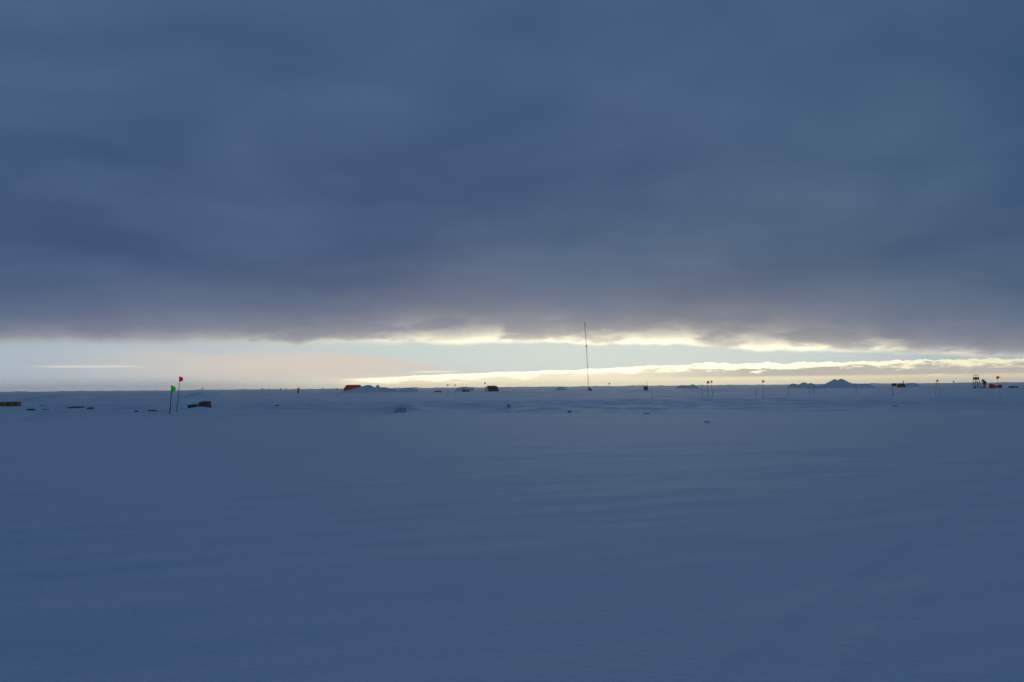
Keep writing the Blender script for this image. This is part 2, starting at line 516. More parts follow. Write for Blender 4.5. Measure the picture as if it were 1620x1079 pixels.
def marker(px, py_top, dist, label, cat='flag', fabric=None, fw=0.26, fh=0.40, lean_px=0.0, rad=0.02, py_foot=None,
           group=None, seed=1, d_shape=True, droop=0.0, name='marker_flag', yaw=0.0):
    base = at(px, dist); base.z -= 0.12
    top_z = height_to(px, py_top, dist)
    H = top_z - base.z
    lx = lean_px / FPX * dist
    t = thing(name, label, cat, base, group=group)
    k = lambda q: (lx * q, 0.0, H * q)
    bend = 0.012 * H
    p = MB().path([k(0), (lx * .3 + bend, 0, H * .3), (lx * .65 + bend, 0, H * .65), k(1)], [rad, rad * .97, rad * .9, rad * .75], 8)
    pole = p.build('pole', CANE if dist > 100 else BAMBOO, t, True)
    if name == 'marker_flag':
        for q in (0.22, 0.44, 0.66):                       # cane joints
            c = Vector((lx * q + bend * min(1, q * 2.2), 0, H * q))
            MB().tube(c - Vector((0, 0, .012)), c + Vector((0, 0, .012)), rad * 1.22, rad * 1.22, 8).build('cane_joint', BAMBOO, pole)
    if fabric is not None:
        f = cloth(fw, fh, seed, d_shape, droop).build('flag_cloth', fabric, t, True, loc=(lx * 0.985 + rad * .7, 0, H - 0.01))
        f.rotation_euler = (0, math.atan2(lx, H), yaw)
        MB().tube((lx * 0.985, 0, H - fh * 1.02), (lx, 0, H + 0.005), rad * 1.35, rad * 1.2, 8).build('hoist_sleeve', fabric, t)
    return t


marker(268, 610, from_base(655.5, 268), 'bright green round-edged flag on a dark cane, shorter of the two near flags', fabric=GREENFLAG,
       fw=0.30, fh=0.46, lean_px=3.4, rad=0.036, seed=3, group='near pair of marker flags')
marker(279, 595.5, from_base(652.5, 279), 'bright red round-edged flag on a tall thin leaning cane, left of centre', fabric=REDFLAG,
       fw=0.27, fh=0.40, lean_px=4.8, rad=0.026, seed=5, group='near pair of marker flags')

# line of canes across the right half, about 127 m off
marker(1119.0, 602.5, 128, 'small red flag right beside the dark green one, right of the tall mast', fabric=REDFLAG, fw=0.28, fh=0.36, lean_px=-1.2, rad=0.021, seed=8, group='flags right of the mast')
marker(1126.0, 601.8, 140, 'small dark green flag right of its red neighbour', fabric=GREENFLAG, fw=0.20, fh=0.36, lean_px=-2.2, rad=0.02, seed=9, group='flags right of the mast')
marker(1205.8, 601.5, 128, 'small red flag on a cane in open snow left of the pointed snow heaps', fabric=REDFLAG, fw=0.25, fh=0.30, lean_px=-.6, rad=0.021, seed=10, group='flags right of the mast')
marker(1477.5, 600.5, 130, 'small red flag midway between the brown shelter and the ladder tower', fabric=REDFLAG, fw=0.28, fh=0.30, lean_px=3.0, rad=0.022, seed=11, group='flags right of the mast')
marker(1580.5, 595.0, 124, 'red flag on a cane right of the ladder tower, nearest flag on the right', fabric=REDFLAG, fw=0.32, fh=0.36, lean_px=-5.0, rad=0.022, seed=12, group='flags right of the mast')
marker(1410.6, 606.3, 128, 'black ragged flag sagging from a cane left of the brown shelter', fabric=BLACKFLAG, fw=0.56, fh=0.34, lean_px=-.6, rad=0.032, seed=13, d_shape=False, droop=0.15, group='flags right of the mast')

# bare canes
bare = [
    (1030.5, 613.0, 128, 'bare cane standing just right of the instrument stand with the boom'),
    (1109.5, 611.0, 128, 'bare cane left of the red and green flag pair'),
    (1194.5, 612.5, 132, 'bare cane left of the lone red flag in open snow'),
    (1246.0, 613.0, 135, 'bare thin cane left of the small pointed snow heaps'),
    (1279.5, 611.5, 128, 'left cane of the close pair below the small snow heaps'),
    (1286.0, 607.5, 128, 'right cane of the close pair below the small snow heaps'),
    (1303.5, 607.5, 170, 'bare cane at the left foot of the large twin-peaked heap'),
    (1352.5, 607.0, 160, 'bare cane at the right foot of the large twin-peaked heap'),
    (1484.5, 612.0, 132, 'short bare cane right of the red flag near the ladder tower'),
]
for (px, py, d, lab) in bare:
    marker(px, py, d, lab, 'cane', None, rad=0.020, lean_px=random.Random(px).uniform(-.8, .8), name='bamboo_cane', group='bare bamboo canes')

# far flags breaking the skyline
far = [
    (319.5, 613.3, 210, BLACKFLAG, 'tiny dark flag above the snow swell right of the near flags'),
    (414.0, 614.0, 230, BLACKFLAG, 'tiny dark flag on the skyline, leftmost of the group left of the small hut'),
    (425.0, 614.6, 250, REDFLAG, 'tiny reddish flag, second of the skyline group left of the small hut'),
    (443.0, 614.2, 250, BLACKFLAG, 'tiny grey-dark flag, third of the skyline group left of the small hut'),
    (451.5, 614.4, 250, BLACKFLAG, 'tiny dark flag, nearest the small hut on its left'),
    (509.5, 613.5, 240, REDFLAG, 'tiny red flag between the small hut and the red tent'),
    (532.5, 614.0, 240, BLACKFLAG, 'tiny dark flag just left of the red tent'),
    (707.0, 607.6, 190, REDFLAG, 'small dark red flag, left one of two left of the black tent'),
    (718.5, 608.2, 200, REDFLAG, 'small dark red flag, right one of two left of the black tent'),
    (765.6, 604.8, 190, BLACKFLAG, 'dark flag standing above the left end of the black tent'),
    (962.3, 605.6, 190, BLACKFLAG, 'small dark flag right of the tall mast'),
    (1427.0, 602.6, 190, REDFLAG, 'tiny red flag over the roof of the brown shelter'),
    (1506.5, 602.4, 200, BLACKFLAG, 'tiny dark flag left of the ladder tower'),
]
for i, (px, py, d, fm, lab) in enumerate(far):
    marker(px, py, d, lab, 'flag', fm, fw=0.26, fh=0.34, rad=0.010, seed=30 + i, group='far marker flags on the skyline')


# ------------------------------------------------------------------ snow and ice heaps
def heap(px0, px1, dist, prof, label, material=SNOW, depth=None, name='snow_heap', seed=1, group=None, rough=0.16, tail_px=None):
    """irregular heap; prof = [(px, py), ...] its skyline, spread through a rounded depth"""
    pts = sorted(prof); xs = [p[0] for p in pts]
    cx = (px0 + px1) / 2; base = at(cx, dist); base.z = min(base.z, 0.3) - 0.15
    k = dist / FPX
    zs = [height_to(p[0], p[1], dist) - base.z for p in pts]
    tail = (tail_px if tail_px else 4.5)
    xs = [px0 - tail, px0 - tail * .45] + xs + [px1 + tail * .45, px1 + tail]
    zs = [0.0, zs[0] * .42] + zs + [zs[-1] * .42, 0.0]
    a0, a1 = px0 - tail, px1 + tail
    W = (a1 - a0) * k; D = depth or max(7.0, W * 0.6)
    nx, ny = 64, 26; vs = []
    for j in range(ny):
        v = j / (ny - 1) * 2 - 1
        for i in range(nx):
            u = i / (nx - 1)
            px = a0 + (a1 - a0) * u
            sky_z = float(np.interp(px, xs, zs))
            x = (px - cx) * k
            n1 = mnoise.fractal((x * .55 + seed * 7, v * D * .5, seed), 1.0, 2.0, 4)
            n2 = mnoise.fractal((x * 1.9 + seed * 3, v * D * 1.6, seed + 5), 1.0, 2.0, 3)
            sh = 0.5 + 0.5 * math.cos(math.pi * v)
            z = sky_z * sh * (1 + rough * n1 * (1 - sh * 0.7)) + 0.16 * rough / .16 * n2 * min(1, sky_z) * sh - (0.25 if abs(v) > .97 else 0)
            vs.append((x, v * D + 0.3 * n1, z))
    fs = [(j * nx + i, j * nx + i + 1, (j + 1) * nx + i + 1, (j + 1) * nx + i) for j in range(ny - 1) for i in range(nx - 1)]
    # skirt down into the snow so that the heap is a closed body
    mb = MB().add(vs, fs)
    b = len(mb.v)
    rim = [i for i in range(nx)] + [j * nx + nx - 1 for j in range(1, ny)] + [(ny - 1) * nx + i for i in range(nx - 2, -1, -1)] + [j * nx for j in range(ny - 2, 0, -1)]
    for i in rim: mb.v.append((mb.v[i][0], mb.v[i][1], -0.8))
    n = len(rim)
    for q in range(n): mb.f.append((rim[q], rim[(q + 1) % n], b + (q + 1) % n, b + q))
    mb.f.append(tuple(b + q for q in range(n)))
    o = mb.build(name, material, None, True, loc=base)
    return tag(o, label, 'snow heap', group)


G_R = 'snow heaps on the skyline right of the mast'
heap(1297, 1356, 430, [(1297, 609), (1304, 607.8), (1312, 603.6), (1317, 601.0), (1319.5, 599.6), (1321.6, 600.8), (1324.3, 602.8), (1326.6, 600.4), (1329.5, 598.8), (1333, 600.4),
     (1339, 604.0), (1345, 606.3), (1356, 609)], 'large twin-peaked snow heap on the skyline, highest of all heaps', seed=3, group=G_R, rough=0.09)
heap(1262, 1279, 430, [(1262, 609.5), (1265, 607.0), (1269, 605.4), (1271.5, 604.9), (1274, 605.8), (1279, 609.5)], 'small pointed snow heap, middle of the three left of the twin-peaked one', seed=4, group=G_R)
heap(1277.5, 1291, 420, [(1277.5, 609), (1279.5, 606.2), (1282, 605.9), (1285, 607.4), (1291, 609.5)], 'low snow heap nearest the left side of the twin-peaked one', seed=5, group=G_R)
heap(1248, 1262.5, 440, [(1248, 610), (1251.5, 607.3), (1255, 606.9), (1258, 607.6), (1262.5, 610)], 'low rounded snow heap, leftmost of the three beside the twin-peaked one', seed=6, group=G_R)
heap(1354, 1376, 450, [(1354, 609.4), (1358, 606.8), (1366, 607.0), (1371, 606.9), (1376, 609.0)], 'low flat snow heap right of the twin-peaked one', seed=7, group=G_R)
heap(1070, 1088, 600, [(1070, 611.4), (1076, 609.6), (1081, 609.3), (1088, 611.4)], 'low snow heap between the instrument stand and the flag pair', seed=8, group=G_R)
heap(1089, 1101, 560, [(1089, 611), (1093, 608.6), (1095.5, 607.9), (1098, 608.9), (1101, 611)], 'small peaked snow heap just left of the red and green flag pair', seed=9, group=G_R)
heap(1432, 1449, 460, [(1432, 608), (1436, 605.9), (1441, 606.0), (1446, 605.9), (1449, 608)], 'low grey snow heap directly right of the brown shelter', seed=10, group=G_R)
G_L = 'snow heaps by the red tent'
heap(541, 596, 405, [(541, 619.5), (547, 618.0), (556, 616.2), (564, 614.0), (571, 611.6), (576, 610.2), (581, 609.2), (585, 609.2), (589, 611.0), (596, 615)],
     'drifted snow bank banked against the right side of the red tent', seed=11, depth=6.0, group=G_L, rough=0.08)
heap(591, 604, 420, [(591, 615), (594, 611.8), (596, 609.6), (597.3, 608.4), (598.6, 609.6), (600.5, 612.4), (604, 615)], 'steep pointed snow heap right of the red tent', seed=12, group=G_L)
heap(599, 626, 425, [(599, 615), (603, 612.8), (608, 612.7), (614, 613.8), (626, 615.5)], 'long low snow heap right of the pointed one by the red tent', seed=13, group=G_L)
heap(632, 660, 440, [(632, 615.5), (640, 613.7), (645, 613.2), (650, 614.1), (660, 615.8)], 'low snow swell on the skyline, farthest right of the red tent', seed=14, group=G_L)
heap(722, 748, 450, [(722, 614.5), (728, 612.4), (735, 611.6), (741, 612.4), (748, 614.5)], 'low snow heap left of the black tent behind the brown bundles', seed=15, group=G_L)
heap(880, 894, 470, [(880, 614.2), (884, 612.6), (888, 612.4), (894, 614.2)], 'tiny snow hump left of the foot of the tall mast', seed=16, group=G_L)


# ------------------------------------------------------------------ tents
def arch(width, height, flat=0.42, n=11):
    """half profile points of a rounded hut from left foot to right foot (x, z)"""
    pts = []
    for i in range(n):
        t = math.pi * (1 - i / (n - 1))
        c, s_ = math.cos(t), math.sin(t)
        pts.append((width / 2 * math.copysign(abs(c) ** 0.72, c), height * abs(s_) ** 0.62))
    return pts


def arch_tent(name, label, px, dist, wpx, top_py, length, width, rz, cover, endm, trim, edge, bevel_end=0.0):
    base = at(px, dist); base.z = min(base.z, EYE - (615 - 612) / FPX) - 0.1
    H = height_to(px, top_py, dist) - base.z
    t = thing(name, label, 'tent', base, rz)
    prof = arch(width, H); n = len(prof)
    # long axis along local x; cover as a shell with sagging panels between hoops
    st = 9; vs = []; hoops = []
    for k in range(st + 1):
        u = k / st; x = (u - .5) * length
        e = 1.0
        if bevel_end: e = 1 - bevel_end * max(0, (0.14 - min(u, 1 - u)) / 0.14) ** 2
        sag = 0.985 if k % 2 else 1.0
        ring = [(x, p[0] * sag * e, p[1] * sag * e) for p in prof]
        vs += ring
        if k % 2 == 0: hoops.append(ring)
    fs = [(k * n + i, k * n + i + 1, (k + 1) * n + i + 1, (k + 1) * n + i) for k in range(st) for i in range(n - 1)]
    cv = MB().add(vs, fs).build('cover', cover, t, False)
    for ring in hoops[1:-1]:
        MB().path([Vector(p) * 1.012 for p in ring], 0.035, 6).build('hoop', trim, cv)
    for sgn, ring in ((-1, [v for v in vs[:n]]), (1, vs[-n:])):
        outer = [(p[0] + sgn * 0.02, p[1], p[2]) for p in ring]
        inner = [(p[0] - sgn * 0.04, p[1], p[2]) for p in ring]
        mb = MB().add(outer + inner, [tuple(range(n)), tuple(range(n, 2 * n))[::-1]] + [(i, i + 1, n + i + 1, n + i) for i in range(n - 1)] + [(n - 1, 0, n, 2 * n - 1)])
        ew = mb.build('end_wall', endm, t)
        dw, dh = width * 0.16, H * 0.62
        MB().box((ring[0][0] + sgn * 0.06, 0, dh / 2 + .12), (0.06, dw * 2, dh)).build('door_flap', edge, ew)
    for ring in (hoops[0], vs[-n:]):
        MB().path([Vector(p) * 1.015 for p in ring], 0.07, 6).build('edge_webbing', edge, cv)
    MB().box((0, 0, H + .01), (length * .6, .4, .05)).build('ridge_strip', trim, cv)
    for s_ in (-1, 1):
        MB().box((0, s_ * (width / 2 + .06), 0.12), (length, 0.22, 0.30)).build('snow_skirt', trim, t)
    return t, H


arch_tent('arched_tent', 'red rounded tent on the skyline, half behind a snow bank', 558.5, 440, 30, 608.9, 8.0, 4.2, R(12), TENTRED, TENTRED, TENTDARKRED, TENTDARKRED, 0.40)
arch_tent('arched_tent', 'black rounded tent with pale blue-grey end wall standing on the skyline', 777.3, 425, 22, 610.3, 4.9, 3.5, R(30), BLACKCANVAS, GREYCANVAS, BLACKCANVAS, WHITECANVAS, 0.20)

# ------------------------------------------------------------------ tall mast
def mast(px, dist, top_py, lean_px):
    base = at(px, dist); base.z -= 0.2
    H = height_to(px, top_py, dist) - base.z; lx = lean_px / FPX * dist
    t = thing('antenna_mast', 'tall thin lattice antenna mast rising alone against the cloud edge', 'mast', base)
    w = 0.19
    tri = [Vector((w * math.cos(a), w * math.sin(a), 0)) for a in (R(90), R(210), R(330))]
    P = lambda i, q: tri[i % 3] * (1.0 if q < .94 else 0.5) + Vector((lx * q + 0.16 * math.sin(q * 3.1), 0, H * q))
    segs = 56
    for i in range(3):
        MB().path([P(i, k / segs) for k in range(segs + 1)], 0.027, 6).build('mast_leg', MASTPAINT, t, True)
    lac = MB()
    for k in range(segs):
        for i in range(3):
            lac.tube(P(i, k / segs), P(i + 1, (k + 1) / segs), 0.012, n=4)
            lac.tube(P(i, k / segs), P(i + 1, k / segs), 0.014, n=4)
    lac.build('lacing_bars', MASTPAINT, t)
    top = Vector((lx, 0, H))
    MB().path([top, top + Vector((-.02, 0, .9))], [0.06, 0.03], 6).build('whip_aerial', DARKPAINT, t, True)
    MB().tube(top - Vector((0, 0, 1.7)), top - Vector((0, 0, .2)), 0.11, n=10).build('aerial_sleeve', DARKPAINT, t, True)
    mid = P(0, .66) - tri[0]
    MB().tube(mid - Vector((0, 0, .35)), mid + Vector((0, 0, .35)), 0.28, n=10).build('guy_collar', DARKPAINT, t)
    MB().box((0, 0, 0.15), (1.3, 1.3, 0.5)).build('base_plate', WOOD, t)
    return t


mast(930.2, 430, 511.0, -4.6)


def plain(name, label, cat, px, dist, parts, rz=0.0, group=None, sink=0.05, tilt=None):
    b = at(px, dist); b.z -= sink
    t = thing(name, label, cat, b, rz, group, tilt)
    for (pn_, mb, m) in parts: mb.build(pn_, m, t)
    return t


# gear at the mast foot
plain('equipment_case', 'brown equipment case standing at the foot of the tall mast', 'case', 931.8, 424,
      [('body', MB().box((0, 0, .55), (1.0, .8, 1.1)), WOOD), ('lid', MB().box((0, 0, 1.16), (1.06, .86, .12)), DARKWOOD),
       ('runner', MB().box((-.36, 0, .04), (.1, .9, .16)), DARKWOOD), ('runner', MB().box((.36, 0, .04), (.1, .9, .16)), DARKWOOD)])
plain('equipment_case', 'low dark case on the snow just right of the mast foot', 'case', 933.8, 418,
      [('body', MB().box((0, 0, .35), (.9, .7, .7)), DARKWOOD), ('lid', MB().box((0, 0, .74), (.96, .76, .09)), BROWN)])


# ------------------------------------------------------------------ instrument stand with boom (right of the mast)
def instrument_stand():
    d = 330.0; px = 1020.6; b = at(px, d); b.z -= .1; k = d / FPX
    t = thing('instrument_stand', 'dark box on legs with a thin mast and long horizontal boom', 'instrument', b)
    Z = lambda py: height_to(px, py, d) - b.z
    Xo = lambda p: (p - px) * k
    z0, z1 = Z(617.3), Z(611.6)
    MB().box((0, 0, (z0 + z1) / 2), (1.30, 1.0, z1 - z0), taper=.92).build('box', DARKPAINT, t)
    MB().box((0, 0, z1 + .05), (1.36, 1.06, .10)).build('box_lid', BROWN, t)
    for sx in (-.5, .5):
        for sy in (-.4, .4):
            MB().tube((sx * 1.2, sy * 1.2, -.1), (sx, sy, z0 + .1), .05, n=6).build('leg', DARKPAINT, t)
    MB().tube((Xo(1022.5), 0, z1), (Xo(1022.3), 0, Z(600.0)), .05, .03, 6).build('thin_mast', STEEL, t)
    for x in (Xo(1017.3), Xo(1024.0)):
        MB().tube((x, 0, z1), (x, 0, Z(609.2)), .06, n=6).build('upright', DARKPAINT, t)
    MB().tube((Xo(1001.5), 0, Z(609.3)), (Xo(1024.6), 0, Z(609.5)), .045, n=6).build('boom', DARKPAINT, t)
    MB().tube((Xo(1002.0), 0, Z(609.3) - .25), (Xo(1002.0), 0, Z(609.3) + .2), .05, n=6).build('sensor', DARKPAINT, t)
    MB().tube((Xo(1008.5), 0, Z(609.3) - .05), (Xo(1008.5), 0, Z(609.3) + .22), .06, n=6).build('sensor', DARKPAINT, t)
    MB().tube((Xo(1010), 0, Z(611.8)), (Xo(1017.4), 0, Z(614.5)), .035, n=6).build('brace', DARKPAINT, t)


instrument_stand()

# ------------------------------------------------------------------ ladder tower and gear at the right
def tower():
    d = 300.0; px = 1543.0; b = at(px, d); b.z = min(b.z, .1) - .1; k = d / FPX
    t = thing('lookout_tower', 'narrow ladder tower with splayed legs, dark platform and guard rail', 'tower', b, R(2))
    Z = lambda py: height_to(px, py, d) - b.z
    zp, zt = Z(600.6), Z(592.2)
    wb, wt = 1.0, .52
    foot = [(-wb, -.9), (wb, -.9), (wb, .9), (-wb, .9)]; head = [(-wt, -.6), (wt, -.6), (wt, .6), (-wt, .6)]
    L = lambda i, q: Vector((foot[i % 4][0] + (head[i % 4][0] - foot[i % 4][0]) * q, foot[i % 4][1] + (head[i % 4][1] - foot[i % 4][1]) * q, zp * q))
    for i in range(4):
        MB().tube(L(i, -.03), L(i, 1), .11, .09, 8).build('leg', DARKPAINT, t)
    for q in (.26, .52, .78):
        for i in range(4):
            MB().tube(L(i, q), L(i + 1, q), .04, n=6).build('rung', STEEL, t)
    for i in range(4):
        for q in (.0, .26, .52):
            a, b_ = (i, i + 1) if (i + int(q * 4)) % 2 else (i + 1, i)
            MB().tube(L(a, q + .03), L(b_, q + .24), .03, n=6).build('brace', STEEL, t)
    MB().box((0, 0, zp + .05), (1.3, 1.4, .12)).build('platform', DARKWOOD, t)
    zc = Z(597.0)
    MB().box((0, -.62, (zp + zc) / 2 + .08), (1.16, .08, zc - zp - .1)).build('side_panel', DARKPAINT, t)
    MB().box((0, .62, (zp + zc) / 2 + .08), (1.16, .08, zc - zp - .1)).build('side_panel', DARKPAINT, t)
    for x in (-.54, .54):
        for y in (-.6, .6):
            MB().tube((x, y, zp), (x * 1.02, y, zt), .055, .05, 6).build('rail_post', DARKPAINT, t)
    for y in (-.6, .6):
        MB().tube((-.66, y, zt - .28), (.66, y, zt - .28), .035, n=6).build('guard_rail', DARKPAINT, t)
    # bundle lashed at the left foot
    MB().path([L(0, 0) + Vector((-.35, 0, 0)), L(0, .18) + Vector((-.05, -.1, 0)), L(0, .22) + Vector((.2, -.1, 0)), L(0, .02) + Vector((.4, 0, 0))], [.16, .2, .18, .1], 8).build('stay_strut', DARKPAINT, t)
    b2 = at(1555.5, 298); b2.z = min(b2.z, .1) - .1
    t2 = thing('equipment_post', 'dark upright post with a bulky tilted head right of the ladder tower', 'equipment', b2)
    Z2 = lambda py: height_to(1555, py, 298) - b2.z
    MB().box((-.02, 0, Z2(610) / 2), (.52, .42, Z2(610)), taper=.85).build('column', BROWN, t2)
    rot = Matrix.Rotation(R(24), 3, 'Y')
    MB().box((.12, 0, (Z2(602.8) + Z2(609)) / 2), (.85, .6, Z2(602.6) - Z2(608.8)), rot, .8).build('head', DARKPAINT, t2)
    MB().box((-.32, 0, (Z2(600.5) + Z2(604.5)) / 2), (.72, .5, Z2(600.4) - Z2(604.6)), Matrix.Rotation(R(10), 3, 'Y')).build('hood', STEEL, t2)
    MB().box((.25, 0, .18), (2.3, .8, .28)).build('base_sled', DARKPAINT, t2)
    MB().box((-.85, -.1, .35), (.3, .3, .75)).build('counterweight', DARKPAINT, t2)


tower()


def blob_mound(name, label, cat, px, dist, w, h, dep, m, seed, strap=None):
    b = at(px, dist); b.z = min(b.z, .15) - .08
    t = thing(name, label, cat, b)
    nu, nv = 16, 8; vs = []
    for j in range(nv):
        ph = j / (nv - 1) * math.pi / 2
        for i in range(nu):
            th = 2 * math.pi * i / nu
            q = math.cos(ph) ** .5
            n1 = 1 + .14 * mnoise.noise((math.cos(th) * 1.6 + seed, math.sin(th) * 1.6, ph * 1.5 + seed))
            vs.append((w / 2 * q * math.cos(th) * n1, dep / 2 * q * math.sin(th) * n1, h * math.sin(ph) ** .8 * n1))
    fs = [(j * nu + i, j * nu + (i + 1) % nu, (j + 1) * nu + (i + 1) % nu, (j + 1) * nu + i) for j in range(nv - 1) for i in range(nu)]
    fs.append(tuple(range(nu))[::-1])
    MB().add(vs, fs).build('tarpaulin', m, t, True)
    for s_ in (-.22, .2):
        MB().path([(w * s_, dep / 2 * math.cos(a) * 1.04, h * abs(math.sin(a)) ** .8 * .97 + .02) for a in [R(5 + 17 * q) for q in range(11)]], .035, 6).build('lashing', strap or DARKPAINT, t, True)
    return t


blob_mound('covered_load', 'red tarpaulin-covered load on the snow right of the ladder tower', 'load', 1567.5, 300, 2.0, 1.35, 1.6, REDTARP, 2.0)
plain('fuel_crate', 'low orange-brown crate right of the red covered load', 'crate', 1575.5, 302, [('body', MB().box((0, 0, .42), (1.3, 1.0, .60)), ORANGE), ('lid', MB().box((0, 0, .73), (1.36, 1.06, .1)), ORANGE)])
plain('fuel_crate', 'small dark crate topped with a brown lid behind the rightmost flag cane', 'crate', 1580.5, 300, [('body', MB().box((0, 0, .5), (.7, .8, .9)), BROWN), ('lid', MB().box((0, 0, .92), (.76, .86, .1)), ORANGE)])
blob_mound('covered_load', 'grey-brown covered load near the right edge of the picture', 'load', 1598.5, 305, 2.0, .62, 1.4, GREYBROWN, 5.0)
blob_mound('covered_load', 'small low dark covered load, rightmost thing on the snow', 'load', 1606.5, 305, 1.0, .50, 1.0, GREYBROWN, 7.0)


def brown_shelter():
    d = 430.0; px = 1424.5; b = at(px, d); b.z = min(b.z, .2) - .1; k = d / FPX
    t = thing('canvas_shelter', 'low dark brown hump-backed shelter on the skyline behind the black flag', 'shelter', b)
    Z = lambda py: height_to(px, py, d) - b.z
    prof = [(1418, 0), (1418.3, 609.4), (1419.6, 607.8), (1422, 607.2), (1424, 606.5), (1427, 606.3), (1428.8, 607.6), (1429.8, 609.8), (1430.3, 0)]
    vs = []; D = 2.4
    for y, s_ in ((-D / 2, .94), (-D * .3, 1.0), (D * .3, 1.0), (D / 2, .92)):
        vs += [((p - px) * k * s_, y, 0.0 if q == 0 else Z(q) * s_) for p, q in prof]
    n = len(prof)
    fs = [(j * n + i, j * n + i + 1, (j + 1) * n + i + 1, (j + 1) * n + i) for j in range(3) for i in range(n - 1)] + [tuple(range(n)), tuple(range(3 * n, 4 * n))[::-1]]
    MB().add(vs, fs).build('cover', BROWN, t)
    for x in (-.9, .1, 1.0):
        MB().path([((x), -D / 2 * s_, zz) for s_, zz in ((1.04, .2), (1.03, Z(607.9)), (.2, Z(606.2)), (-1, Z(607.7)), (-1.04, .2))], .04, 6).build('rib', DARKWOOD, t)
    MB().box((.55, -D / 2 - .03, .55), (.7, .08, 1.1)).build('door_flap', DARKWOOD, t)
    MB().tube((.9, 0, Z(606.8)), (1.0, 0, Z(605.0)), .07, n=6).build('stove_pipe', DARKPAINT, t)


brown_shelter()


def small_hut():
    d = 420.0; px = 472.3; b = at(px, d); b.z = min(b.z, .2) - .1; k = d / FPX
    t = thing('small_hut', 'tiny dark hut with a wire hoop on its roof, left of the red tent', 'hut', b)
    Z = lambda py: height_to(px, py, d) - b.z
    h = Z(614.8)
    MB().box((0, 0, h / 2), (.95, 1.0, h)).build('wall', MASTPAINT, t)
    MB().box((0, 0, h + .06), (1.1, 1.2, .14)).build('roof', BROWN, t)
    MB().box((.05, -.53, h * .42), (.5, .06, h * .7)).build('door', BROWN, t)
    MB().path([(.45 * math.cos(a), 0, h + .1 + (Z(612.2) - h) * math.sin(a)) for a in [R(18 * q) for q in range(11)]], .05, 6).build('wire_hoop', STEEL, t, True)


small_hut()


def bundle(px, dist, w, h, dep, lab, m, cap, rz=0.0, seed=0):
    b = at(px, dist); b.z = min(b.z, .2) - .05
    t = thing('cargo_bundle', lab, 'bundle', b, rz, 'brown bundles left of the black tent')
    rr = random.Random(seed)
    n = 3
    for i in range(n):
        x = (i - 1) * w / n; hh = h * rr.uniform(.75, 1.0)
        MB().box((x, rr.uniform(-.1, .1), hh / 2), (w / n * .95, dep, hh), taper=.88).build('sack', m, t)
    MB().box((0, 0, .05), (w * 1.05, dep * 1.1, .12)).build('pallet', cap, t)


bundle(692.5, 380, 2.6, .95, 1.2, 'low brown bundle of sacks, left one of two left of the black tent', BROWN, DARKWOOD, 0, 1)
bundle(733.5, 390, 1.6, 1.1, 1.2, 'short dark brown bundle of sacks nearer the black tent', BROWN, DARKWOOD, .1, 2)
bundle(739.5, 392, 1.1, .9, 1.0, 'smallest brown bundle of sacks, closest to the black tent', WOOD, DARKWOOD, -.1, 3)
marker(761.3, 616.0, 330, 'short dark stake standing left of the black tent', 'stake', None, rad=0.05, lean_px=0.2, name='wooden_stake')


# ------------------------------------------------------------------ cargo on the left, about 100 m off
def timber_stack():
    d = from_base(643.5, 16)
    b = at(6, d); k = d / FPX
    zt = height_to(16, 635.5, d); zb = min(b.z, height_to(16, 643.3, d)) - .05
    b.z = zb; H = zt - zb; n = 4; th = H / n
    t = thing('timber_stack', 'stack of brown weathered planks cut off by the left edge', 'timber stack', b, R(-2))
    Ln = 52 * k; right = (31.8 - 6) * k
    src = None; rr = random.Random(4)
    for j in range(n):
        for i in range(5):
            if src is None:
                mb = MB().box((0, 0, 0), (Ln, .19, th * .90)); o = mb.build('plank', WOOD, t); src = o
            else:
                o = part_copy(src, t)
            o.location = (right - Ln / 2 + rr.uniform(-.09, .03), (i - 2) * .205 + rr.uniform(-.02, .02), th * (j + .5))
            o.rotation_euler = (0, 0, rr.uniform(-.006, .006))
    for x in (-.9, .35, 1.3):
        MB().box((right - 1.4 + x, -.56, H / 2), (.05, .04, H * .98)).build('strap', DARKPAINT, t)
    # sleeper under the stack, showing as dark lumps along its foot
    for x in (-1.6, -.35):
        MB().box((right - .6 + x, -.30, -.02), (.50, .6, .16)).build('sleeper', DARKWOOD, t)


timber_stack()


